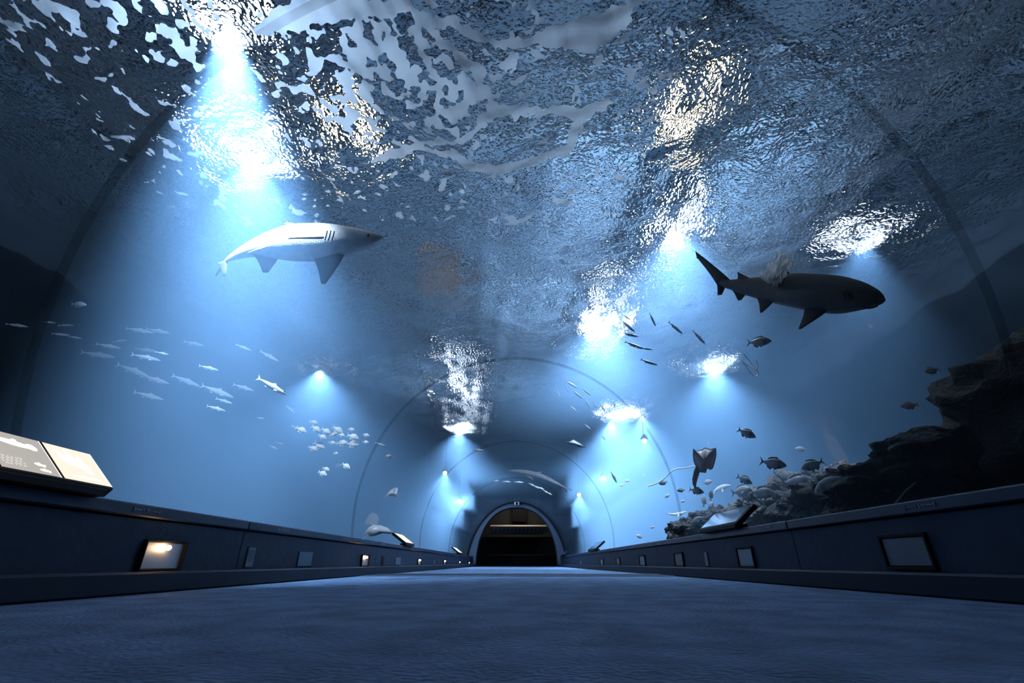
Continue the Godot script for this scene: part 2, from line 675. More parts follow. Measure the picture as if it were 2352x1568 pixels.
# ------------------------------------------------------------------ lamps
func build_lamps() -> void:
	var cold := Color(0.82, 0.91, 1.0)
	var warm := Color(1.0, 0.88, 0.68)
	# [px, py where its light meets the water, height above the water, length along the tunnel, width, glow, energy, beam angle (0: all round), warm, label]
	for a in [
		[525, 45, 1.0, 0.45, 0.45, 30.0, 80.0, 28, 30, false, "brightest floodlight, near the top left corner of the water"],
		[570, 345, 1.5, 0.7, 1.0, 7.0, 30.0, 42, 38, false, "floodlight below the brightest one at upper left"],
		[735, 850, 1.5, 0.5, 0.5, 1.8, 39.0, 66, 14, false, "hazy floodlight over the left side of the tank, halfway down"],
		[1062, 905, 1.8, 5.5, 0.3, 6.0, 0.0, 0, 0, false, "long floodlight making the left glitter column"],
		[1055, 990, 1.5, 0.6, 0.5, 8.0, 34.0, 60, 0, false, "floodlight at the foot of the left glitter column"],
		[1015, 640, 1.8, 1.2, 0.25, 0.2, 0.0, 0, 0, true, "dim warm hall lamp above the left glitter column"],
		[1432, 955, 1.5, 1.0, 1.0, 8.0, 140.0, 55, 0, false, "strong floodlight throwing a wide beam right of the tunnel"],
		[1640, 846, 1.5, 0.6, 0.6, 4.0, 40.0, 62, 10, false, "floodlight glittering below the dark shark"],
		[1985, 545, 1.5, 0.4, 0.9, 3.0, 10.0, 45, 30, false, "floodlight glittering above the dark shark"],
		[1555, 530, 1.8, 2.0, 0.22, 6.0, 16.0, 62, 28, false, "long floodlight at the foot of the right glitter column"],
		[1380, 740, 1.8, 3.2, 0.22, 5.0, 24.0, 66, 12, false, "long floodlight making the middle glitter column"],
		[805, 285, 1.8, 1.0, 0.3, 9.0, 0.0, 0, 0, true, "warm hall lamp over the water beside the foam, at left"],
		[1565, 265, 1.8, 1.0, 0.28, 6.0, 0.0, 0, 0, true, "warm hall lamp over the water at right, broken up by ripples"],
	]:
		var d := ray(a[0], a[1])
		var p := at_height(a[0], a[1], H)
		var flat := Vector3(d.x, 0, d.z)
		var sn := flat.length() / 1.5
		p += flat.normalized() * sn / sqrt(1.0 - sn * sn) * a[2] + Vector3(0, a[2], 0)
		var c: Color = warm if a[9] else cold
		var o := base("hall_lamp" if a[9] else "floodlight", p)
		tag(o, a[10], "lamp", "warm hall lamps" if a[9] else "floodlights over the tank")
		var hs := put(box(Vector3(a[4] + 0.08, 0.14, a[3] + 0.08), 0.03), "housing", M.black, o)
		hs.position.y = 0.075
		var ln := put(box(Vector3(a[4], 0.03, a[3]), 0.01), "lens", glow(c, a[5]), hs)
		ln.position.y = -0.085
		put(tube([Vector3(0, 0.14, 0), Vector3(0, 6.9 - p.y, 0)], 0.02, 6), "stem", M.black, o)
		if a[6] > 0.0:
			# where its beam comes through the water; a strong one is a bank of three
			var under := at_height(a[0], a[1], H - 0.2) - p
			if a[6] > 40.0 and a[7] > 30.0:
				for k in 3:
					lamp_light(o, under + Vector3(cos(k * TAU / 3.0) * 0.55, 0, sin(k * TAU / 3.0) * 0.7), c, a[6] * 0.37, a[7], a[8])
			else:
				lamp_light(o, under, c, a[6], a[7], a[8])
		if a[5] > 2.0:
			lamp_light(o, Vector3(0, -0.15, 0), c, 0.4 if a[9] else 12.0 if a[0] > 800 and a[0] < 1700 else 4.0, 0, 0)
	# lamps hung in the water close to the far arch
	for a in [
		[1022, 1086, 15.5, 14.0, 60, "underwater lamp with a short beam left of the far arch"],
		[1330, 1136, 16.5, 14.0, 50, "underwater lamp with a beam right of the far arch"],
		[1480, 1012, 12.9, 6.0, 60, "underwater lamp just below the strong right hand floodlight"],
		[1386, 1098, 14.8, 3.0, 0, "small underwater lamp above the right hand beam"],
		[1055, 1150, 17.0, 4.0, 0, "smallest underwater lamp close to the far arch at left"],
	]:
		var p := at(a[0], a[1], a[2])
		var o := base("underwater_lamp", p)
		tag(o, a[5], "lamp", "underwater lamps")
		put(lathe([[0.0, 0.17], [0.035, 0.17], [0.05, 0.14], [0.095, 0.07], [0.10, 0.055], [0.0, 0.05]], 16), "housing", M.black, o)
		var ball := SphereMesh.new()
		ball.radius = 0.06
		ball.height = 0.12
		ball.radial_segments = 16
		ball.rings = 8
		put(ball, "bulb", glow(cold, 30.0), o)
		put(tube([Vector3(0, 0.16, 0), Vector3(0.02, (7.0 - p.y) / 2.0, 0), Vector3(0, 7.0 - p.y, 0)], 0.008, 5), "cable", M.black, o)
		lamp_light(o, Vector3.ZERO, cold, a[3], a[4], 0)

func lamp_light(o: Node3D, where: Vector3, c: Color, e: float, beam: float, tilt: float, size := 0.03) -> void:
	var l: Light3D
	if beam > 0:
		var sp := SpotLight3D.new()
		sp.spot_angle = beam
		sp.spot_angle_attenuation = 1.0
		sp.spot_range = 40.0
		sp.rotation.x = -PI / 2 + deg_to_rad(tilt)
		l = sp
	else:
		var om := OmniLight3D.new()
		om.omni_range = 40.0
		om.omni_attenuation = 2.0
		l = om
	l.name = "lamp_light"
	l.light_color = c
	l.light_energy = e
	l.light_size = size
	l.shadow_enabled = true
	o.add_child(l, true)
	l.position = where

# ------------------------------------------------------------------ information panels on the kerbs
func print_image(kind: int) -> ImageTexture:
	var w := 256
	var h := 256
	var im := Image.create(w, h, false, Image.FORMAT_RGBA8)
	var ground: Color = [Color(0.36, 0.39, 0.44), Color(0.46, 0.44, 0.41), Color(0.62, 0.59, 0.53)][kind]
	im.fill(ground)
	var pale := Color(0.97, 0.95, 0.90)
	var shapes := []
	if kind == 0:
		shapes = [[0.72, 0.28, 0.14, 0.045, 0.2], [0.66, 0.70, 0.12, 0.05, 0.1], [0.74, 0.84, 0.15, 0.05, -0.05]]
		blob(im, 0.72, 0.10, 0.09, 0.08, 0.0, Color(0.85, 0.55, 0.2))
		blob(im, 0.60, 0.36, 0.12, 0.03, 0.1, Color(0.42, 0.35, 0.26))
		blob(im, 0.84, 0.38, 0.03, 0.04, 0.1, Color(0.42, 0.35, 0.26))
		shapes.remove_at(0)
	elif kind == 1:
		shapes = [[0.45, 0.25, 0.34, 0.075, 0.12], [0.70, 0.74, 0.09, 0.04, 0.1], [0.74, 0.88, 0.09, 0.035, 0.0]]
	else:
		shapes = [[0.42, 0.40, 0.26, 0.15, 0.25], [0.62, 0.52, 0.14, 0.12, 0.2], [0.20, 0.22, 0.10, 0.05, 0.9], [0.42, 0.20, 0.05, 0.14, -0.3], [0.62, 0.28, 0.04, 0.12, -0.2], [0.66, 0.66, 0.10, 0.05, 0.4]]
	for q in shapes:
		blob(im, q[0], q[1], q[2], q[3], q[4], pale)
		if kind == 1 or kind == 0:
			blob(im, q[0] + q[2] * 0.9, q[1] + 0.015, q[2] * 0.3, q[3] * 1.1, 0.6, pale)
			blob(im, q[0] + q[2] * 0.1, q[1] - q[3], q[2] * 0.16, q[3] * 0.6, -0.5, pale)
	for r in 6:   # lines of small print
		for k in 12:
			if kind < 2 and (r * 7 + k * 5) % 9 < 6:
				im.fill_rect(Rect2i(18 + k * 8, 172 + r * 10, 6, 3), pale.lerp(ground, 0.45))
	if kind == 2: im.fill_rect(Rect2i(60, 214, 150, 14), pale)
	im.fill_rect(Rect2i(w - 4, 0, 4, h), pale)
	return ImageTexture.create_from_image(im)

func blob(im: Image, cx: float, cy: float, rx: float, ry: float, turn: float, c: Color) -> void:
	var w := im.get_width()
	var h := im.get_height()
	var r := maxf(rx, ry) * w
	for y in range(maxi(0, int(cy * h - r)), mini(h, int(cy * h + r) + 1)):
		for x in range(maxi(0, int(cx * w - r)), mini(w, int(cx * w + r) + 1)):
			var p := Vector2(float(x) / w - cx, float(y) / h - cy).rotated(-turn)
			if pow(absf(p.x / rx), 1.7) + pow(absf(p.y / ry), 1.7) < 1.0: im.set_pixel(x, y, c)

# a slanted board: corners of its face, a dark tray behind and below it
func board(called: String, label: String, low_near: Vector3, low_far: Vector3, rise: Vector3, faces: Array, group := "") -> Node3D:
	low_near.y = maxf(low_near.y, 0.395)
	low_far.y = maxf(low_far.y, 0.395)
	var o := base(called, (low_near + low_far) / 2.0)
	tag(o, label, "information panel", group)
	var along := (low_far - low_near)
	var L := along.length()
	var W := rise.length()
	var n := along.cross(rise).normalized()
	if n.dot(EYE + Vector3(0, 1.2, low_near.z * 0.5) - o.position) < 0.0: n = -n
	var b := Basis(along.normalized(), rise.normalized(), n)
	if b.determinant() < 0.0: b = Basis(-along.normalized(), rise.normalized(), n)
	var xf := Transform3D(b, rise * 0.5 - n * 0.02)
	var tray := put(box(Vector3(L, W, 0.036), 0.004), "tray", M.black, o)
	tray.transform = xf
	var foot := put(box(Vector3(L * 0.94, 0.03, 0.10), 0.004), "foot", M.black, o)
	foot.position = Vector3(-signf(low_near.x) * -0.05, -0.02, 0)
	foot.rotation.y = PI / 2
	var k := faces.size()
	for i in k:
		var q := QuadMesh.new()
		q.size = Vector2(L / k - 0.012, W - 0.02) if k > 1 else Vector2(L - 0.06, W - 0.036)
		var f := put(q, "print" if k > 1 else "face", faces[i], tray)
		f.position = Vector3(L * ((i + 0.5) / k - 0.5), 0, 0.0205)
	return o

func print_mat(t: Texture2D, e: float, tint := Color.WHITE) -> StandardMaterial3D:
	var m := mat(Color.WHITE, 0.6)
	m.albedo_texture = t
	m.albedo_color = Color(0.5, 0.5, 0.5)
	m.emission_enabled = true
	m.emission = tint
	m.emission_operator = BaseMaterial3D.EMISSION_OP_MULTIPLY
	m.emission_texture = t
	m.emission_energy_multiplier = e
	return m

func build_panels() -> void:
	# left: three backlit prints, the right hand end of the board is in view
	var far := hit_x(262, 1126, -1.66)
	var near := far + Vector3(0, 0, 0.92)
	var rise := Vector3(-0.164, 0.148, 0.0)
	var prints := [print_mat(print_image(0), 1.6), print_mat(print_image(0), 1.6), print_mat(print_image(1), 1.7), print_mat(print_image(2), 2.0)]
	var o := board("information_panel", "large backlit panel of pale fish prints on the left kerb in front", near, far, rise, prints, "information panels")
	panel_light(o, rise, Color(1.0, 0.95, 0.85), 0.02)
	var blank := glow(Color(1.0, 0.93, 0.82), 0.75)
	var a := hit_x(952, 1257, -1.66)
	o = board("information_panel", "small lit panel further along the left kerb", a + Vector3(0, 0, 0.62), a, Vector3(-0.22, 0.15, 0), [blank], "information panels")
	panel_light(o, Vector3(-0.22, 0.15, 0), Color(1.0, 0.93, 0.82), 0.02)
	a = hit_x(1063, 1277, -1.66)
	o = board("information_panel", "tiny lit panel at the far end of the left kerb", a + Vector3(0, 0, 1.0), a, Vector3(-0.22, 0.16, 0), [blank], "information panels")
	var screen := mat(lin(0.05, 0.09, 0.14), 0.12, 0.0, 0.9)
	a = hit_x(1692, 1210, 1.66)
	o = board("information_panel", "dark framed glossy panel mirroring the water on the right kerb", a + Vector3(0, 0, 0.0), hit_x(1606, 1223, 1.66), Vector3(0.17, 0.14, 0.0), [screen], "information panels")
	a = hit_x(1368, 1266, 1.66)
	o = board("information_panel", "small dark panel further along the right kerb", a, a - Vector3(0, 0, 1.2), Vector3(0.2, 0.16, 0), [screen], "information panels")
	a = hit_x(1296, 1281, 1.66)
	o = board("information_panel", "tiny dark panel at the far end of the right kerb", a, a - Vector3(0, 0, 1.2), Vector3(0.2, 0.16, 0), [screen], "information panels")

func panel_light(o: Node3D, rise: Vector3, c: Color, e: float) -> void:
	var l := OmniLight3D.new()
	l.name = "panel_light"
	l.light_color = c
	l.light_energy = e
	l.light_size = 0.1
	l.omni_range = 20.0
	l.omni_attenuation = 2.0
	l.shadow_enabled = true
	o.add_child(l)
	l.position = rise * 0.5 + Vector3(0.12, 0.16, 0)

# ------------------------------------------------------------------ plates and step lights in the kerb faces
func build_plates() -> void:
	var grey := mat(lin(0.025, 0.05, 0.085), 0.5)
	var paper := mat(lin(0.07, 0.12, 0.17), 0.8)
	var steel := mat(lin(0.26, 0.28, 0.29), 0.42, 0.9)
	var brown := mat(lin(0.07, 0.07, 0.07), 0.6)
	var pale := mat(lin(0.09, 0.13, 0.17), 0.6)
	# side, px from, px to, py from, py to, kind, label
	for a in [
		[-1, 320, 415, 1243, 1313, "lamp", "large lit steel step light in the left kerb in front"],
		[-1, 563, 582, 1254, 1310, "notice", "narrow pale notice hung on the left kerb"],
		[-1, 682, 715, 1265, 1308, "plate", "plain grey plate on the left kerb right of the notice"],
		[-1, 828, 845, 1274, 1305, "lamp", "second lit step light along the left kerb"],
		[-1, 875, 881, 1275, 1303, "slot", "dark upright slot in the left kerb"],
		[-1, 907, 919, 1279, 1303, "plate", "small grey plate after the dark slot in the left kerb"],
		[-1, 958, 966, 1283, 1302, "lamp", "third lit step light along the left kerb"],
		[-1, 994, 998, 1286, 1300, "plate", "thin grey plate after the third left step light"],
		[-1, 1018, 1023, 1286, 1300, "lamp", "fourth lit step light along the left kerb"],
		[-1, 1053, 1056, 1289, 1300, "lamp", "fifth lit step light along the left kerb"],
		[-1, 1075, 1078, 1291, 1299, "lamp", "farthest lit step light along the left kerb"],
		[1, 2035, 2140, 1230, 1303, "framed", "large framed blue grey plate on the right kerb in front"],
		[1, 1698, 1733, 1258, 1302, "pale", "pale square plate on the right kerb"],
		[1, 1620, 1628, 1266, 1303, "plate", "narrow grey strip on the right kerb"],
		[1, 1552, 1571, 1270, 1302, "brown", "brownish framed plate on the right kerb"],
		[1, 1471, 1483, 1276, 1300, "pale", "small pale plate further along the right kerb"],
		[1, 1417, 1425, 1281, 1299, "brown", "small dark framed plate far along the right kerb"],
		[1, 1380, 1387, 1284, 1299, "pale", "tiny pale plate far along the right kerb"],
		[1, 1333, 1337, 1287, 1298, "plate", "tiny grey plate near the far end of the right kerb"],
	]:
		var s: float = a[0]
		var x := s * 1.722
		var near := hit_x(a[1] if s < 0 else a[2], (a[3] + a[4]) / 2.0, x)
		var fr := hit_x(a[2] if s < 0 else a[1], (a[3] + a[4]) / 2.0, x)
		var mid: float = (a[1] + a[2]) / 2.0
		var yt := minf(hit_x(mid, a[3], x).y, 0.298)
		var yb := maxf(hit_x(mid, a[4], x).y, 0.092)
		var w := absf(near.z - fr.z)
		var h := yt - yb
		var o := base("step_light" if a[5] == "lamp" else "wall_slot" if a[5] == "slot" else "wall_notice" if a[5] == "notice" else "wall_plate", Vector3(x, (yt + yb) / 2.0, (near.z + fr.z) / 2.0))
		o.rotation.y = PI / 2 * -s
		tag(o, a[6], "light" if a[5] == "lamp" else "slot" if a[5] == "slot" else "notice" if a[5] == "notice" else "plate", "step lights" if a[5] == "lamp" else "wall plates" if a[5] in ["plate", "pale", "brown", "framed"] else "")
		if a[5] == "lamp":
			frame_bars(o, w, h, 0.008, 0.02, M.black)
			var pl := put(box(Vector3(w - 0.008, h - 0.008, 0.008), 0.002), "plate", steel, o)
			pl.position.z = 0.002
			var bu := SphereMesh.new()
			bu.radius = 0.012
			bu.height = 0.024
			bu.radial_segments = 12
			bu.rings = 6
			var bl := put(bu, "bulb", glow(Color(1.0, 0.82, 0.6), 14.0), o)
			bl.position = Vector3(0, h * 0.28, 0.024)
			var l := OmniLight3D.new()
			l.name = "bulb_light"
			l.light_color = Color(1.0, 0.8, 0.58)
			l.light_energy = 0.012
			l.light_size = 0.01
			l.omni_range = 20.0
			l.omni_attenuation = 2.0
			l.shadow_enabled = true
			o.add_child(l)
			l.position = bl.position
		else:
			var m: Material = {"plate": grey, "pale": pale, "brown": brown, "framed": grey, "notice": paper, "slot": M.black}[a[5]]
			var pl := put(box(Vector3(w - 0.012, h - 0.012, 0.008), 0.002), "plate", m, o)
			pl.position.z = 0.004
			if a[5] in ["framed", "brown", "pale"]:
				frame_bars(o, w + 0.006, h + 0.006, 0.012, 0.016, M.black)
			if a[5] == "notice":
				for k in 14:
					var ln := put(box(Vector3(w * (0.5 + 0.3 * ((k * 5) % 7) / 7.0), 0.002, 0.001), 0.0), "print_line", M.kerb, o)
					ln.position = Vector3(0, h * (0.32 - k * 0.04), 0.0085)

func frame_bars(o: Node, w: float, h: float, t: float, d: float, m: Material) -> void:
	for q in [[0, h / 2, w, t], [0, -h / 2, w, t], [-w / 2, 0, t, h + t], [w / 2, 0, t, h + t]]:
		var b := put(box(Vector3(q[2], q[3], d), 0.001), "frame", m, o)
		b.position = Vector3(q[0], q[1], d / 2.0)

# ------------------------------------------------------------------ rocks
func rock_mesh(size: Vector3, seed_: int, rough: float) -> ArrayMesh:
	var n := FastNoiseLite.new()
	n.seed = seed_
	n.frequency = 0.9
	n.fractal_octaves = 5
	var rows := []
	for i in 41:
		var v := PI * i / 40.0
		var r := []
		for k in 56:
			var u := TAU * k / 56.0
			var d := Vector3(sin(v) * cos(u), cos(v), sin(v) * sin(u))
			d = Vector3(signf(d.x) * pow(absf(d.x), 0.85), signf(d.y) * pow(absf(d.y), 0.85), signf(d.z) * pow(absf(d.z), 0.85))
			var e := 1.0 + rough * n.get_noise_3dv(d * 1.4 + Vector3(seed_, 0, 0)) + rough * 0.25 * n.get_noise_3dv(d * 6.0)
			e -= 0.05 * rough * absf(sin(d.y * 9.0 + 2.0 * n.get_noise_3dv(d)))
			r.append(d * size * 0.5 * e)
		rows.append(r)
	return grid_mesh(rows, true)

func build_rocks() -> void:
	# px, py of the middle, distance, size, seed, roughness, material, label
	for a in [
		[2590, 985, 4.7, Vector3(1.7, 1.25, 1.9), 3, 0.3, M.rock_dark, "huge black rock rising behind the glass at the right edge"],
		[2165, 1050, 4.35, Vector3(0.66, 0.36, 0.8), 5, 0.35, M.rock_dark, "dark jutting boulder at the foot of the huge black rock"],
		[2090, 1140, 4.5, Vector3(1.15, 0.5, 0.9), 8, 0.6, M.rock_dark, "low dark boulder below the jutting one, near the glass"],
		[1900, 1175, 5.0, Vector3(0.75, 0.42, 0.7), 12, 0.6, M.rock, "grey boulder under the large bream at right"],
		[1985, 1160, 5.6, Vector3(0.9, 0.55, 0.8), 14, 0.6, M.rock, "grey boulder behind the fish at the right reef"],
		[1820, 1170, 5.6, Vector3(0.8, 0.5, 0.8), 17, 0.7, M.rock_pale, "pale crusted reef rock in the middle of the right reef"],
		[1750, 1185, 5.9, Vector3(0.75, 0.42, 0.7), 19, 0.7, M.rock_pale, "pale lumpy reef rock behind the glossy right hand panel"],
		[1890, 1135, 6.4, Vector3(1.0, 0.55, 0.9), 23, 0.7, M.rock_pale, "wide pale rock at the back of the right reef"],
		[1590, 1222, 6.9, Vector3(0.6, 0.32, 0.6), 27, 0.5, M.rock, "small brown weedy rock left of the glossy right hand panel"],
		[1650, 1205, 6.6, Vector3(0.5, 0.36, 0.6), 29, 0.6, M.rock, "brown rock just behind the glossy right hand panel"],
	]:
		var o := put(rock_mesh(a[3], a[4], a[5]), "rock", a[6])
		o.position = at(a[0], a[1], a[2])
		o.rotation.y = a[4] * 0.7
		tag(o, a[7], "rock", "reef rocks")

# ------------------------------------------------------------------ sharks
func spline(pts: Array, t: float) -> Vector3:
	var n := pts.size() - 1
	var f := clampf(t, 0.0, 1.0) * n
	var i := mini(int(f), n - 1)
	f -= i
	var p0: Vector3 = pts[maxi(i - 1, 0)]
	var p1: Vector3 = pts[i]
	var p2: Vector3 = pts[i + 1]
	var p3: Vector3 = pts[mini(i + 2, n)]
	return p1.cubic_interpolate(p2, p0, p3, f)

# spine: [px, py, distance, half height px, half width as a share of it] from the nose to the root of the tail
func shark_mesh(spine: Array, fins: Array, up: Vector3, back: Color, belly: Color, origin: Vector3) -> ArrayMesh:
	var st := SurfaceTool.new()
	st.begin(Mesh.PRIMITIVE_TRIANGLES)
	var pts := []
	var hs := []
	for q in spine:
		var p := at(q[0], q[1], q[2])
		pts.append(p - origin)
		var depth := -(cam_basis.inverse() * (p - EYE)).z
		hs.append(Vector3(q[3] * depth / 1045.0, q[4], 0))
	var rows := []
	var cols := []
	var n := FastNoiseLite.new()
	n.seed = 77
	n.frequency = 7.0
	n.fractal_octaves = 3
	for i in 65:
		var t := i / 64.0
		var c := spline(pts, t)
		var d := (spline(pts, minf(t + 0.01, 1.0)) - spline(pts, maxf(t - 0.01, 0.0))).normalized()
		var y := (up - d * up.dot(d)).normalized()
		var x := d.cross(y)
		var hv := spline(hs, t)
		var row := []
		var col := []
		for k in 28:
			var a := TAU * k / 28.0
			var cy := cos(a)
			var r := hv.x
			var p: Vector3 = c + y * cy * r * (1.0 if cy > 0 else 0.96) + x * sin(a) * r * hv.y
			row.append(p)
			var m := smoothstep(-0.35, 0.35, cy + 0.3 * n.get_noise_3dv(p))
			var co := belly.lerp(back, m) * (1.0 + 0.25 * n.get_noise_3dv(p * 2.0))
			co.a = 1.0
			col.append(co)
		rows.append(row)
		cols.append(col)
	var count := grid_into(st, rows, true, true, cols)
	# fins: [root front, root back, tip back, tip front, thickness], each corner [px, py, distance]
	for f in fins:
		var c := []
		for k in 4: c.append(at(f[k][0], f[k][1], f[k][2]) - origin)
		var nrm: Vector3 = (c[1] - c[0]).cross(c[2] - c[0]).normalized()
		var fr := []
		var fc := []
		for i in 9:
			var t := i / 8.0
			var a: Vector3 = (c[0] as Vector3).lerp(c[3], t)
			var b: Vector3 = (c[1] as Vector3).lerp(c[2], t)
			var bow := sin(t * PI) * 0.06
			a += (a - b) * bow
			b += (a - b) * bow * 1.6
			var th: float = f[4] * (1.0 - 0.8 * t)
			var row := []
			var col := []
			for k in 12:
				var ang := TAU * k / 12.0
				var u := 0.5 - 0.5 * cos(ang)
				row.append(a.lerp(b, u) + nrm * sin(ang) * th * (0.55 + 0.45 * (1.0 - u)))
				var co := back.lerp(belly, 0.1) * (0.6 - 0.2 * smoothstep(0.7, 1.0, t))
				co.a = 1.0
				col.append(co)
			fr.append(row)
			fc.append(col)
		count = grid_into(st, fr, true, true, fc, count)
	st.generate_normals()
	return st.commit()

func shark(called: String, label: String, spine: Array, fins: Array, up: Vector3, back: Color, belly: Color, eye: Array, gills: Array) -> Node3D:
	var origin := at(spine[spine.size() / 2][0], spine[spine.size() / 2][1], spine[spine.size() / 2][2])
	var o := base(called, origin)
	tag(o, label, "shark")
	put(shark_mesh(spine, fins, up, back, belly, origin), "body", M.skin, o)
	if eye:
		var s := SphereMesh.new()
		s.radius = eye[3]
		s.height = eye[3] * 2.0
		s.radial_segments = 12
		s.rings = 6
		var e := put(s, "eye", M.eye, o)
		e.position = at(eye[0], eye[1], eye[2]) - origin
	for g in gills:
		var p := []
		for q in g: p.append(at(q[0], q[1], q[2]) - origin)
		put(tube(p, 0.006, 5), "gill_slit" if p.size() < 4 else "mouth", M.eye, o)
	return o

func build_sharks() -> void:
	shark("sand_tiger_shark", "pale grey shark swimming right, its back lit white, at upper left",
		[[880, 545, 4.52, 1.0, 1.0], [868, 546, 4.53, 9, 1.0], [845, 549, 4.55, 20, 1.0], [805, 553, 4.6, 33, 0.95], [760, 557, 4.65, 44, 0.9], [715, 557, 4.72, 46, 0.85], [665, 558, 4.8, 44, 0.8], [620, 562, 4.9, 33, 0.75], [580, 571, 5.0, 22, 0.7], [548, 583, 5.1, 14, 0.65], [524, 596, 5.18, 8, 0.6], [508, 612, 5.25, 4.5, 0.5]],
		[
			[[790, 585, 4.50], [715, 588, 4.62], [738, 652, 4.58], [748, 652, 4.56], 0.028],
			[[745, 545, 4.42], [715, 545, 4.46], [660, 549, 4.20], [668, 546, 4.18], 0.02],
			[[642, 585, 4.82], [578, 582, 4.92], [604, 626, 4.92], [616, 626, 4.90], 0.022],
			[[616, 566, 4.74], [596, 569, 4.78], [565, 581, 4.62], [570, 580, 4.60], 0.014],
			[[700, 520, 4.80], [664, 522, 4.86], [652, 513, 4.98], [660, 510, 4.96], 0.018],
			[[530, 592, 5.17], [510, 602, 5.22], [494, 632, 5.32], [497, 634, 5.33], 0.014],
			[[522, 598, 5.18], [500, 604, 5.22], [512, 634, 5.16], [519, 632, 5.14], 0.014],
		], Vector3(0.05, 1.0, 0.1), lin(0.10, 0.105, 0.115), lin(0.26, 0.27, 0.285), [846, 540, 4.40, 0.012],
		[[[752, 530, 4.42], [749, 543, 4.40], [746, 552, 4.41]], [[760, 530, 4.41], [757, 543, 4.385], [754, 552, 4.40]], [[768, 531, 4.40], [765, 543, 4.375], [762, 552, 4.39]]])
	var dk := 4.75
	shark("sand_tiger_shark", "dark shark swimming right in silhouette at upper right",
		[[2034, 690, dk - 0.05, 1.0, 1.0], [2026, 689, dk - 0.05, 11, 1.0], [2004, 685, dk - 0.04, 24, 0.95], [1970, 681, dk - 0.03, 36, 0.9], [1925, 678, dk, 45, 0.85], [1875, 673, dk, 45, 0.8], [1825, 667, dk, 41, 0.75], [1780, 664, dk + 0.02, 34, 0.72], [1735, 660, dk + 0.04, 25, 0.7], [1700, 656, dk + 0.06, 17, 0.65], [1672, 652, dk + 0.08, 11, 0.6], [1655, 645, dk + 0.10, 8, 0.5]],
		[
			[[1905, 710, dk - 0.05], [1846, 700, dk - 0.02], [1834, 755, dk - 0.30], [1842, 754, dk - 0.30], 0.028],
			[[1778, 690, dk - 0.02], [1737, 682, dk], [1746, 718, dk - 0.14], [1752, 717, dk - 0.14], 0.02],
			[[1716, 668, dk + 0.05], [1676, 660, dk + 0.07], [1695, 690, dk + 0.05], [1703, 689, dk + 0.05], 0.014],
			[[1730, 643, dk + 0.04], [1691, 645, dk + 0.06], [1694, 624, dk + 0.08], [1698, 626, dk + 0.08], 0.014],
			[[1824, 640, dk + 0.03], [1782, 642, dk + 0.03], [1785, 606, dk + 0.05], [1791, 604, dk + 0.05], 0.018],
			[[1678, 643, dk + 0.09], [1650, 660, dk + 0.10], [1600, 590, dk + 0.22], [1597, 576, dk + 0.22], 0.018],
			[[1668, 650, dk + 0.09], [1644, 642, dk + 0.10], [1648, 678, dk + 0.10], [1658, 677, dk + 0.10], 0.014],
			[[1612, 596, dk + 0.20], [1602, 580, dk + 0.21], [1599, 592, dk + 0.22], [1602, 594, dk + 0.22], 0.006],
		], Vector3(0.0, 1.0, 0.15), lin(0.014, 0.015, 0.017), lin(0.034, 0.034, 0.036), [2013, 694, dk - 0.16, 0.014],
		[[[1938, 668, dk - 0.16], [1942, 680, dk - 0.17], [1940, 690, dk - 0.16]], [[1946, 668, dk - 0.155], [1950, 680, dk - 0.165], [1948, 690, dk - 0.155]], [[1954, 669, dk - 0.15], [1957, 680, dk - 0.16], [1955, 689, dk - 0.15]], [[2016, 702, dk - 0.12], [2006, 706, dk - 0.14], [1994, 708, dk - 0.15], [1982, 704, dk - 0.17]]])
	# the crumpled pale sheet on the back of the dark shark
	var c0 := at(1740, 636, dk - 0.10)
	var cx := at(1782, 660, dk - 0.12) - c0
	var cy := at(1788, 577, dk - 0.02) - c0
	var n := FastNoiseLite.new()
	n.seed = 4
	n.frequency = 6.0
	n.fractal_octaves = 3
	var nz := cx.cross(cy).normalized()
	var rows := []
	for i in 17:
		var r := []
		for j in 15:
			var u := j / 14.0
			var v := i / 16.0
			var edge := 0.14 * n.get_noise_2d(v * 3.0, 9.0 + j) if (j == 0 or j == 14) else 0.0
			var edge2 := 0.25 * n.get_noise_2d(u * 4.0, 3.0) if i == 16 else 0.0
			r.append(cx * (u + edge) + cy * (v + edge2) + nz * 0.10 * n.get_noise_2d(u * 1.2, v * 1.2) + nz * 0.012 * absf(sin(u * 14.0 + v * 5.0)))
		rows.append(r)
	var sm := mat(lin(0.92, 0.90, 0.86), 0.5)
	sm.albedo_color.a = 0.86
	sm.transparency = BaseMaterial3D.TRANSPARENCY_ALPHA
	sm.backlight_enabled = true
	sm.backlight = Color(1, 1, 1)
	var sh := put(grid_mesh(rows), "plastic_sheet", sm)
	sh.position = c0
	tag(sh, "pale crumpled translucent sheet caught on the dark shark's back fin", "sheet")
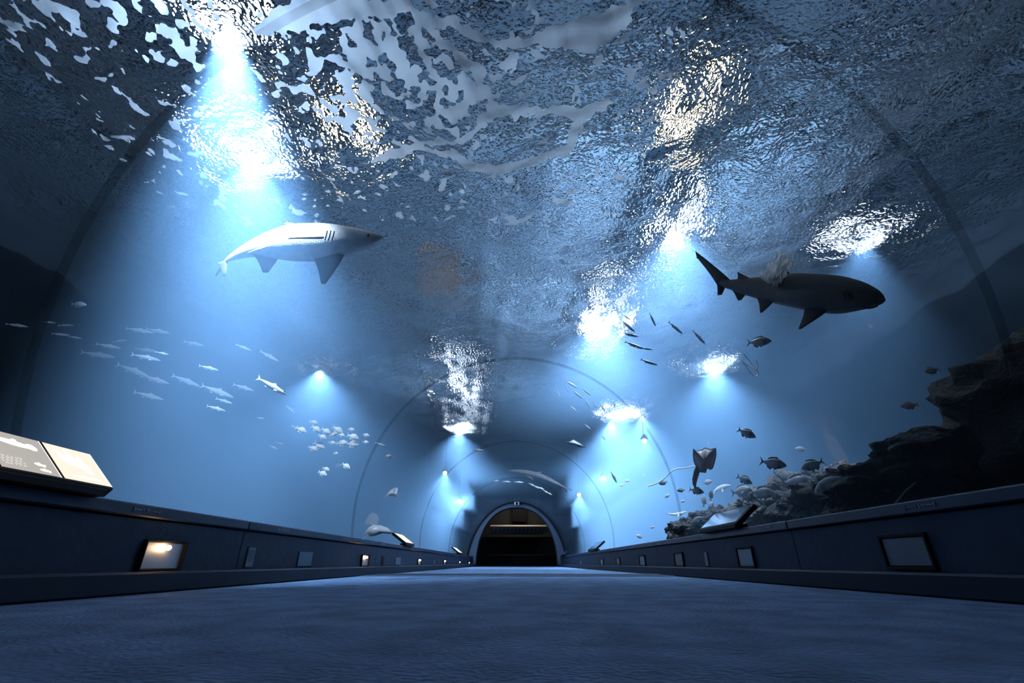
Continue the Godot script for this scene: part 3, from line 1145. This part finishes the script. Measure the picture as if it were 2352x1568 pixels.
	# smaller sharks
	shark("long_shark", "long dark shark arching over the far tunnel arch",
		[[1168, 1081, 11.0, 0.4, 1.0], [1178, 1081, 11.0, 2.4, 1.0], [1200, 1083, 11.0, 4.6, 0.9], [1225, 1088, 11.0, 5.5, 0.85], [1250, 1096, 11.0, 5.0, 0.8], [1272, 1106, 11.0, 3.6, 0.75], [1290, 1115, 11.0, 2.2, 0.7], [1302, 1121, 11.0, 1.3, 0.6]],
		[[[1235, 1087, 11.0], [1222, 1083, 11.0], [1243, 1083, 11.1], [1246, 1085, 11.1], 0.02], [[1215, 1090, 11.0], [1203, 1088, 11.0], [1222, 1102, 10.8], [1226, 1101, 10.8], 0.02], [[1303, 1121, 11.0], [1294, 1116, 11.0], [1312, 1124, 11.0], [1314, 1127, 11.0], 0.015], [[1300, 1121, 11.0], [1292, 1118, 11.0], [1300, 1130, 11.0], [1303, 1130, 11.0], 0.012]],
		Vector3(0, 1, 0), lin(0.02, 0.025, 0.03), lin(0.12, 0.125, 0.13), [], [])
	shark("small_pale_shark", "small white shark gliding low to the left of the glossy right hand panel",
		[[1578, 1174, 7.6, 0.3, 1.0], [1573, 1176, 7.6, 2.2, 1.0], [1564, 1179, 7.6, 3.4, 0.9], [1554, 1181, 7.6, 3.4, 0.8], [1545, 1181, 7.6, 2.4, 0.8], [1538, 1180, 7.6, 1.4, 0.7], [1533, 1179, 7.6, 0.8, 0.6]],
		[[[1536, 1180, 7.6], [1532, 1180, 7.6], [1528, 1177, 7.6], [1529, 1176, 7.6], 0.008], [[1563, 1180, 7.6], [1556, 1181, 7.6], [1555, 1187, 7.5], [1557, 1187, 7.5], 0.01], [[1558, 1178, 7.6], [1552, 1178, 7.6], [1551, 1175, 7.6], [1552, 1174, 7.6], 0.008]],
		Vector3(0, 1, 0), lin(0.75, 0.76, 0.78), lin(0.85, 0.86, 0.88), [], [])
	shark("small_pale_shark", "faint pale shark turning beside the reef, right of the hanging ray",
		[[1680, 1114, 8.0, 0.4, 1.0], [1674, 1115, 8.0, 3.0, 1.0], [1664, 1117, 8.0, 5.0, 0.9], [1653, 1121, 8.0, 5.0, 0.8], [1644, 1127, 8.0, 3.2, 0.8], [1640, 1134, 8.0, 1.6, 0.7]],
		[[[1641, 1132, 8.0], [1638, 1133, 8.0], [1634, 1139, 8.0], [1635, 1141, 8.0], 0.01], [[1662, 1120, 8.0], [1655, 1123, 8.0], [1659, 1131, 7.9], [1661, 1131, 7.9], 0.01]],
		Vector3(0, 1, 0), lin(0.5, 0.52, 0.55), lin(0.7, 0.72, 0.74), [], [])

# ------------------------------------------------------------------ rays
func ray_fish(label: String, disc: Array, tail: Array, dist: float, c: Color, cbelly: Color) -> void:
	# disc: outline in the photograph, filled as a lens shaped body; tail: [px, py, half width px]
	var mid := Vector2.ZERO
	for q in disc: mid += Vector2(q[0], q[1])
	mid /= disc.size()
	var origin := at(mid.x, mid.y, dist)
	var o := base("stingray", origin)
	tag(o, label, "ray")
	var look := (EYE - origin).normalized()
	var st := SurfaceTool.new()
	st.begin(Mesh.PRIMITIVE_TRIANGLES)
	var count := 0
	for side in [1.0, -1.0]:
		var rows := []
		var cols := []
		for i in 7:
			var t := i / 6.0
			var r := []
			var cc := []
			for q in disc:
				var e := Vector2(q[0], q[1]).lerp(mid, 1.0 - t)
				var bulge: float = side * dist * 0.011 * pow(1.0 - t * t, 0.7)
				r.append(at(e.x, e.y, dist + (q[2] if q.size() > 2 else 0.0) * t * t) - origin + look * bulge)
				cc.append(cbelly if side > 0 else c)
			rows.append(r)
			cols.append(cc)
		count = grid_into(st, rows, true, false, cols, count)
	if tail:
		var rows := []
		var cols := []
		for q in tail:
			var p := at(q[0], q[1], dist) - origin
			var w: float = q[2] * dist / 1100.0
			var r := []
			var cc := []
			for k in 8:
				var a := TAU * k / 8.0
				r.append(p + (cam_basis.x * cos(a) + look * sin(a) * 0.6) * w)
				cc.append(c)
			rows.append(r)
			cols.append(cc)
		count = grid_into(st, rows, true, true, cols, count)
	st.generate_normals()
	put(st.commit(), "body", M.fish, o)

func build_rays() -> void:
	ray_fish("grey ray hanging upright in the water with its tail down, right of the tunnel",
		[[1592, 1030, -0.1], [1600, 1035], [1612, 1032], [1620, 1027], [1630, 1031], [1645, 1028, -0.1], [1646, 1045], [1642, 1062], [1638, 1075], [1632, 1079], [1625, 1076], [1621, 1086], [1613, 1085], [1606, 1084], [1599, 1074], [1593, 1060], [1591, 1045]],
		[[1606, 1070, 9], [1600, 1085, 7], [1596, 1100, 6], [1595, 1112, 4], [1598, 1122, 1.5]], 5.6, lin(0.05, 0.05, 0.055), lin(0.11, 0.10, 0.10))
	ray_fish("small white ray flapping beside the left rib, above the small lit panel",
		[[888, 1135], [896, 1126], [906, 1119, -0.1], [914, 1120], [913, 1130], [912, 1143], [903, 1139], [894, 1138]], [[893, 1136, 1.5], [886, 1140, 0.8], [880, 1146, 0.3]], 7.5, lin(0.2, 0.22, 0.24), lin(0.4, 0.42, 0.44))
	ray_fish("broad ray with one white wing lying low behind the small lit panel",
		[[838, 1222], [846, 1212], [858, 1204], [876, 1206], [892, 1212], [905, 1222], [896, 1226], [880, 1224], [862, 1230], [848, 1232]], [[850, 1228, 2], [836, 1236, 1.2], [822, 1240, 0.5]], 7.0, lin(0.02, 0.03, 0.04), lin(0.05, 0.06, 0.075))
	ray_fish("dark winged ray gliding above the right side of the far arch",
		[[1297, 1013], [1308, 1014], [1317, 1009], [1324, 1013], [1336, 1020], [1346, 1027], [1330, 1027], [1316, 1021], [1306, 1018]], [], 8.5, lin(0.008, 0.012, 0.016), lin(0.014, 0.02, 0.026))

# ------------------------------------------------------------------ fish
# body profile: [place along the body, upper edge, lower edge, half width], length 1 along x, head at +x
func fish_mesh(profile: Array, tail: Array, fins: Array, back: Color, belly: Color, fin: Color, bar := false) -> ArrayMesh:
	var st := SurfaceTool.new()
	st.begin(Mesh.PRIMITIVE_TRIANGLES)
	var rows := []
	var cols := []
	for q in profile:
		var row := []
		var col := []
		for k in 12:
			var a := TAU * k / 12.0
			var cy := cos(a)
			row.append(Vector3(q[0], cy * q[1] if cy > 0 else cy * q[2], sin(a) * q[3]))
			var c := belly.lerp(back, smoothstep(-0.5, 0.5, cy))
			if bar and absf(q[0] - 0.22) < 0.05: c = c.lerp(Color(0.02, 0.02, 0.02), 0.6)
			col.append(c)
		rows.append(row)
		cols.append(col)
	var count := grid_into(st, rows, true, true, cols)
	for f in [tail] + fins:
		for side in [1.0, -1.0]:
			var first := count
			for q in f:
				st.set_color(fin)
				st.add_vertex(Vector3(q[0], q[1], (q[2] if q.size() > 2 else 0.0) + side * 0.004))
				count += 1
			for k in range(1, f.size() - 1):
				st.add_index(first)
				st.add_index(first + (k if side > 0 else k + 1))
				st.add_index(first + (k + 1 if side > 0 else k))
	st.generate_normals()
	return st.commit()

var kinds := {}

func make_kinds() -> void:
	var slim := [[0.5, 0.004, 0.004, 0.004], [0.46, 0.025, 0.025, 0.02], [0.36, 0.06, 0.055, 0.045], [0.2, 0.085, 0.085, 0.058], [0.0, 0.09, 0.095, 0.06], [-0.18, 0.07, 0.075, 0.045], [-0.33, 0.035, 0.035, 0.02], [-0.4, 0.022, 0.022, 0.01]]
	var slim_tail := [[-0.39, 0.0], [-0.44, 0.04], [-0.52, 0.11], [-0.47, 0.0], [-0.52, -0.11], [-0.44, -0.04]]
	var slim_fins := [[[0.12, 0.08], [0.04, 0.15], [-0.05, 0.09], [-0.02, 0.07]], [[-0.1, -0.07], [-0.16, -0.13], [-0.22, -0.055]], [[0.2, -0.06, 0.05], [0.08, -0.12, 0.08], [0.1, -0.05, 0.05]]]
	var deep := [[0.5, 0.01, 0.01, 0.006], [0.46, 0.06, 0.05, 0.03], [0.38, 0.13, 0.10, 0.06], [0.25, 0.20, 0.17, 0.085], [0.1, 0.235, 0.21, 0.095], [-0.05, 0.21, 0.20, 0.085], [-0.2, 0.14, 0.14, 0.06], [-0.3, 0.075, 0.075, 0.03], [-0.36, 0.05, 0.05, 0.015]]
	var deep_tail := [[-0.35, 0.0], [-0.38, 0.05], [-0.52, 0.21], [-0.44, 0.0], [-0.52, -0.21], [-0.38, -0.05]]
	var deep_fins := [[[0.2, 0.21], [0.12, 0.29], [-0.1, 0.26], [-0.24, 0.16], [-0.2, 0.12], [0.05, 0.2]], [[-0.02, -0.2], [-0.1, -0.28], [-0.24, -0.17], [-0.2, -0.12]], [[0.22, -0.03, 0.085], [0.04, -0.12, 0.13], [0.05, -0.02, 0.1]], [[0.16, -0.18, 0.02], [0.06, -0.30, 0.03], [0.05, -0.2, 0.02]]]
	var pale := lin(0.40, 0.45, 0.50)
	var white := lin(0.5, 0.52, 0.54)
	kinds.slim_pale = fish_mesh(slim, slim_tail, slim_fins, lin(0.24, 0.31, 0.37), pale, pale)
	kinds.slim_dark = fish_mesh(slim, slim_tail, slim_fins, lin(0.035, 0.075, 0.10), lin(0.10, 0.16, 0.20), lin(0.04, 0.09, 0.12))
	kinds.deep_white = fish_mesh(deep, deep_tail, deep_fins, lin(0.34, 0.36, 0.38), white, white)
	kinds.deep_pale = fish_mesh(deep, deep_tail, deep_fins, lin(0.22, 0.26, 0.30), lin(0.5, 0.52, 0.54), lin(0.3, 0.33, 0.36))
	kinds.deep_dark = fish_mesh(deep, deep_tail, deep_fins, lin(0.03, 0.045, 0.06), lin(0.11, 0.13, 0.15), lin(0.035, 0.05, 0.065), true)
	var e := SphereMesh.new()
	e.radius = 0.022
	e.height = 0.044
	e.radial_segments = 8
	e.rings = 4
	kinds.eye = e

func fish(kind: String, called: String, px: float, py: float, dist: float, len_px: float, angle: float, turn: float, label: String, group: String, eyes := false) -> void:
	var p := at(px, py, dist)
	var depth := -(cam_basis.inverse() * (p - EYE)).z
	var L := len_px * depth / 1045.0 / maxf(cos(deg_to_rad(turn)), 0.5)
	var look := (EYE - p).normalized()
	var right := (cam_basis.x - look * cam_basis.x.dot(look)).normalized()
	var up := look.cross(right)
	var a := deg_to_rad(angle)
	var head := (right * cos(a) + up * sin(a))
	head = (head * cos(deg_to_rad(turn)) + look * sin(deg_to_rad(turn))).normalized()
	var y := (Vector3.UP - head * head.y).normalized()
	if absf(head.y) > 0.9: y = (up - head * up.dot(head)).normalized()
	var o: Node3D
	if eyes:
		o = base(called, p)
		put(kinds[kind], "body", M.fish, o)
		for s in [-1.0, 1.0]:
			var ey := put(kinds.eye, "eye", M.eye, o)
			ey.position = Vector3(0.39, 0.035, s * 0.052)
	else:
		o = put(kinds[kind], called, M.fish)
	o.transform = Transform3D(Basis(head, y, head.cross(y)).scaled_local(Vector3(L, L, L)), p)
	tag(o, label, "fish", group)

# gives each fish of a school its place, counted from the left
func school(list: Array, one: Callable) -> void:
	var order := list.duplicate()
	order.sort_custom(func(a, b): return a[0] < b[0])
	var words := ["first", "second", "third", "fourth", "fifth", "sixth", "seventh", "eighth", "ninth", "tenth", "eleventh", "twelfth", "thirteenth", "fourteenth", "fifteenth", "sixteenth", "seventeenth", "eighteenth", "nineteenth", "twentieth", "twenty-first", "twenty-second", "twenty-third", "twenty-fourth", "twenty-fifth", "twenty-sixth", "twenty-seventh", "twenty-eighth", "twenty-ninth", "thirtieth"]
	for i in order.size():
		one.call(order[i], "leftmost" if i == 0 else "rightmost" if i == order.size() - 1 else words[i] + " from the left")

func build_fish() -> void:
	make_kinds()
	# the loose faint school at the left: px, py, length, angle
	school([[321, 759, 50, -12], [363, 760, 45, -14], [446, 789, 40, -15], [250, 795, 45, -14], [274, 783, 25, 10], [226, 815, 60, -12], [336, 804, 40, -10], [372, 811, 26, -14], [336, 821, 55, -16], [306, 851, 65, -26], [357, 872, 55, -20], [428, 875, 60, -26], [342, 909, 58, -18], [500, 899, 70, -24], [560, 890, 45, -20], [515, 921, 35, -20], [497, 938, 40, -18], [560, 798, 34, -25], [619, 818, 45, -32], [140, 768, 30, -8], [172, 775, 24, -12], [113, 740, 22, -10], [39, 747, 36, -12], [152, 747, 26, 0], [684, 985, 30, -30], [628, 1027, 20, -25], [643, 1018, 18, -15], [667, 940, 24, -42], [598, 960, 15, -10], [480, 845, 40, -16]], func(q, place): fish("slim_pale", "slender_fish", q[0], q[1], 6.4 + fmod(q[0] * 0.37 + q[1] * 0.11, 1.4), q[2], q[3], -8.0, "faint pale slender fish, %s in the loose hazy school at far left" % place, "loose faint school at the left"))
	fish("slim_pale", "slender_fish", 625, 887, 4.6, 72, -33, -5.0, "brightest slender fish, at the right edge of the faint left school", "", true)
	fish("deep_pale", "sea_bream", 181, 699, 5.0, 26, -5, 20.0, "lone pale bream beside the near left rib", "")
	school([[720, 970, 20, -20], [726, 985, 24, -36], [749, 990, 24, -32], [766, 998, 20, 15], [785, 999, 15, -20], [776, 987, 28, -36], [807, 986, 15, -10], [811, 1003, 28, -20], [841, 999, 16, -15], [840, 1015, 14, -8], [741, 1003, 20, -26], [763, 1017, 18, -10], [786, 1017, 26, 0], [810, 1020, 30, -6], [734, 1023, 28, -32], [770, 1040, 14, -15], [778, 1068, 11, 0], [692, 987, 26, -28], [719, 1030, 22, -26], [795, 1070, 22, -34], [749, 1077, 18, -22], [741, 1087, 22, -25]], func(q, place): fish("deep_white", "silver_fish", q[0], q[1], 6.4 + fmod(q[0] * 0.31, 0.8), q[2], q[3], 15.0, "small bright silver fish, %s in the tight school beside the second rib" % place, "tight silver school left of the second rib"))
	fish("slim_dark", "small_dark_fish", 873, 1020, 6.2, 26, -18, 0.0, "small dark fish swimming across the left second rib", "")
	fish("deep_dark", "small_dark_fish", 893, 1047, 6.6, 17, -8, 0.0, "small dark fish just below and right of the left second rib fish", "")
	school([[1442, 748, 44, -42], [1449, 769, 36, -12], [1499, 734, 34, -66], [1552, 753, 42, -43], [1605, 774, 42, -50], [1457, 793, 46, -22], [1486, 801, 24, -8], [1491, 832, 40, -20], [1440, 729, 26, -32]], func(q, place): fish("slim_dark", "slender_fish", q[0], q[1], 5.0 + fmod(q[0] * 0.17, 0.6), q[2], q[3], 0.0, "blue grey slender fish, %s in the group left of the dark shark" % place, "scattered group under the dark shark", true))
	fish("deep_dark", "sea_bream", 1744, 785, 5.0, 50, 5, 10.0, "shadowy bream swimming right under the dark shark", "", true)
	school([[1302, 893, 20, -62], [1312, 882, 32, -32], [1327, 906, 30, -42], [1348, 900, 26, -42], [1350, 926, 26, -62], [1366, 929, 20, -62], [1383, 934, 26, -56], [1317, 938, 20, -42], [1350, 980, 20, -42], [1386, 1005, 16, -50], [1411, 929, 15, -85], [1410, 1096, 28, -64]], func(q, place): fish("slim_dark", "needle_fish", q[0], q[1], 6.8 + fmod(q[0] * 0.23, 1.0), q[2], q[3], 0.0, "thin dark fish, %s in the shoal under the strong right floodlight" % place, "thin shoal over the middle of the tunnel"))
	fish("slim_pale", "needle_fish", 1284, 905, 7.0, 15, -70, 0.0, "bright upright sliver of a fish left of the thin shoal", "")
	school([[1164, 1106, 20, -4], [1192, 1107, 22, -4], [1222, 1113, 16, -25], [1232, 1118, 18, -25], [1243, 1121, 18, -25], [1254, 1129, 16, -28], [1262, 1133, 14, -28], [1140, 1104, 14, 6]], func(q, place): fish("slim_pale", "streak_fish", q[0], q[1], 10.0, q[2], q[3], 0.0, "tiny pale fish, %s under the long shark over the far arch" % place, "tiny fish over the far arch"))
	fish("slim_dark", "small_dark_fish", 1098, 1033, 8.0, 26, -5, 0.0, "small dark fish left of the dark ceiling band", "")
	# the right hand side: kind, px, py, dist, length, angle, turn, label
	for q in [
		["deep_dark", 1715, 995, 4.6, 40, -28, 15, "round dark bream alone high above the right reef"],
		["deep_dark", 1776, 1064, 4.4, 54, -12, 10, "dark bream with a forked tail swimming right above the reef"],
		["deep_dark", 1866, 1068, 4.7, 50, 202, 10, "dark bream swimming left above the pale rocks"],
		["deep_pale", 1840, 1031, 6.4, 24, 175, 0, "faint pale fish above the two dark breams"],
		["deep_dark", 1916, 1113, 4.2, 92, 207, 6, "largest bream, nose down to the left above the grey boulder"],
		["deep_dark", 2010, 1124, 4.2, 74, -6, 6, "bream with a tall tail swimming right in front of the low dark boulder"],
		["deep_dark", 1710, 1102, 5.2, 34, -30, 25, "mottled bream at the left edge of the reef shoal"],
		["deep_pale", 1703, 1128, 5.3, 44, 10, 30, "pale mottled bream low at the left edge of the reef shoal"],
		["deep_dark", 1752, 1132, 5.1, 54, -4, 15, "grey bream in the middle of the reef shoal"],
		["deep_pale", 1800, 1134, 5.4, 40, -50, 25, "pale bream turning down into the reef"],
		["deep_dark", 1832, 1108, 5.3, 66, 4, 10, "blurred dark bream at the back of the reef shoal"],
		["deep_dark", 1722, 1142, 5.0, 28, 60, 10, "small dark bream rising behind the glossy panel"],
		["deep_dark", 1523, 1109, 6.0, 20, 195, 0, "small round dark fish in the bright beam at right"],
		["deep_dark", 1564, 1126, 6.0, 18, 185, 0, "smaller round dark fish left of the ray's tail"],
		["deep_dark", 1600, 1127, 5.6, 32, -14, 12, "dark bream swimming at the tip of the ray's tail"],
		["deep_pale", 1617, 1150, 6.2, 28, 80, 10, "upright pale fish below the ray's tail, left one"],
		["deep_dark", 1633, 1137, 6.2, 24, 78, 10, "upright dark fish below and right of the ray's tail"],
		["deep_pale", 1632, 1162, 6.2, 24, 50, 20, "pale fish low beside the glossy panel's top edge"],
		["deep_pale", 1625, 1107, 6.6, 22, 15, 0, "small faint fish right of the ray's tail"],
		["deep_white", 1532, 1139, 6.8, 14, 30, 0, "tiny white fish low in the bright beam at right"],
		["deep_white", 1568, 1151, 6.8, 12, 10, 0, "tiny white fish above the small white shark"],
		["deep_white", 1469, 1232, 7.0, 16, 160, 20, "tiny white fish just above the right kerb"],
		["deep_white", 1498, 1211, 7.0, 11, 20, 0, "faint speck of a fish low in the right hand beam"],
		["deep_white", 2140, 851, 4.0, 26, 195, 45, "lone fish high beside the edge of the huge black rock"],
		["deep_white", 2088, 931, 3.9, 34, 188, 25, "lone fish swimming left, lower beside the huge black rock"],
		["deep_white", 1440, 1104, 8.5, 13, 0, 0, "tiny pale round fish right of the far arch, right one"],
		["deep_white", 1427, 1114, 8.5, 11, 0, 0, "tiny pale round fish right of the far arch, left one"],
		["deep_dark", 1600, 1196, 6.1, 34, 25, 0, "brown fish hovering over the small weedy rock"],
	]:
		fish(q[0], "slender_fish" if q[0] == "slim_pale" else "sea_bream", q[1], q[2], q[3], q[4], q[5], q[6], q[7], "", q[4] > 30)

# ------------------------------------------------------------------ small things
func build_small_things() -> void:
	# looped air hose in the water on the right
	var pts := []
	for q in [[1708, 812], [1716, 822], [1728, 838], [1738, 850], [1742, 858], [1738, 864], [1731, 862], [1723, 854], [1714, 842], [1706, 830], [1712, 834], [1726, 844], [1738, 848], [1741, 838], [1736, 826]]:
		pts.append(at(q[0], q[1], 5.4))
	var fine := []
	for i in 60: fine.append(spline(pts, i / 59.0))
	var hose := put(tube(fine, 0.006, 6), "air_hose", mat(lin(0.7, 0.75, 0.8), 0.5))
	tag(hose, "thin white looped hose drifting below the shadowy bream at right", "hose")
	pts = []
	for q in [[1604, 1071], [1590, 1071], [1574, 1075], [1556, 1076], [1540, 1084], [1526, 1098], [1508, 1110], [1488, 1116]]: pts.append(at(q[0], q[1], 6.6))
	fine = []
	for i in 40: fine.append(spline(pts, i / 39.0))
	var rope := put(tube(fine, 0.008, 6), "rope", mat(lin(0.75, 0.78, 0.8), 0.6))
	tag(rope, "thin white rope slanting down left of the hanging ray", "rope")
	# kelp stem before the dark boulder
	pts = []
	for q in [[2052, 1162], [2066, 1146], [2080, 1128], [2095, 1116], [2104, 1108]]: pts.append(at(q[0], q[1], 3.7))
	var stem := put(tube(pts, 0.006, 6), "kelp_stem", mat(lin(0.12, 0.13, 0.12), 0.8))
	tag(stem, "thin bent kelp stem leaning before the dark boulders at right", "plant")
	# surveillance camera on the far arch
	var cp := at(1187, 1155, 19.5)
	var cam_o := base("surveillance_camera", Vector3(cp.x, cp.y, Z_END + 0.2))
	tag(cam_o, "small white surveillance camera fixed on top of the far arch", "camera")
	put(box(Vector3(0.20, 0.11, 0.26), 0.01), "case", mat(lin(0.6, 0.64, 0.68), 0.5), cam_o)
	var ln := put(lathe([[0.05, 0.0], [0.05, 0.06], [0.035, 0.07], [0.0, 0.07]], 14), "lens", M.black, cam_o)
	ln.rotation.x = PI / 2
	ln.position = Vector3(0.0, -0.01, 0.13)
	var br := put(box(Vector3(0.12, 0.05, 0.05), 0.005), "bracket", M.black, cam_o)
	br.position = Vector3(0.16, 0.0, 0.0)
	# the pale lit ledge with brackets in the dark room, and the dark bench below it
	var zr := Z_END - 6.2
	var led := base("lit_ledge", Vector3(0.15, 1.62, zr))
	tag(led, "pale lit ledge with a row of brackets in the dark room beyond the arch", "ledge")
	var lm := mat(lin(0.55, 0.54, 0.52), 0.7)
	var sl := put(box(Vector3(3.1, 0.10, 0.5), 0.02), "slab", lm, led)
	sl.position.y = 0.26
	var fr := put(box(Vector3(3.0, 0.34, 0.06), 0.01), "front", mat(lin(0.30, 0.30, 0.29), 0.8), led)
	fr.position = Vector3(0, 0.02, -0.1)
	for i in 14:
		var bk := put(prism(PackedVector2Array([Vector2(0, 0.2), Vector2(0.14, 0.2), Vector2(0.14, 0.14), Vector2(0.05, 0.1), Vector2(0.05, -0.05), Vector2(0, -0.05)]), 0.0, 0.14), "bracket", lm, led)
		bk.position = Vector3(-1.4 + i * 0.21, 0.0, -0.06)
	var bench := put(box(Vector3(3.2, 0.5, 0.6), 0.03), "bench", M.black)
	bench.position = Vector3(0.2, 0.25, Z_END - 5.0)
	tag(bench, "black bench silhouette on the floor beyond the arch", "bench")
	var door := put(box(Vector3(0.8, 1.0, 0.08), 0.02), "ceiling_box", M.black)
	door.position = Vector3(0.15, 2.62, zr - 0.4)
	tag(door, "black square box above the pale ledge beyond the arch", "box")
	var lamp := base("strip_lamp", Vector3(0.15, 3.3, zr + 0.9))
	tag(lamp, "small strip lamp lighting the pale ledge beyond the arch", "lamp")
	put(box(Vector3(1.6, 0.06, 0.08), 0.01), "housing", M.black, lamp)
	for s in [-1.0, 1.0]:
		var hg := put(tube([Vector3(s * 0.6, 0.02, 0), Vector3(s * 0.6, 0.6, 0)], 0.012, 6), "hanger", M.black, lamp)
		hg.name = "hanger" if s < 0 else "hanger_001"
	var tb := put(box(Vector3(1.5, 0.015, 0.05), 0.004), "tube", glow(Color(1.0, 0.92, 0.8), 0.6), lamp)
	tb.position.y = -0.036
	var al := AreaLight3D.new()
	al.name = "strip_light"
	al.area_size = Vector2(1.5, 0.05)
	al.light_color = Color(1.0, 0.92, 0.8)
	al.light_energy = 2.6
	al.shadow_enabled = true
	lamp.add_child(al)
	al.rotation.x = -PI / 2 + 0.5
	al.position.y = -0.06
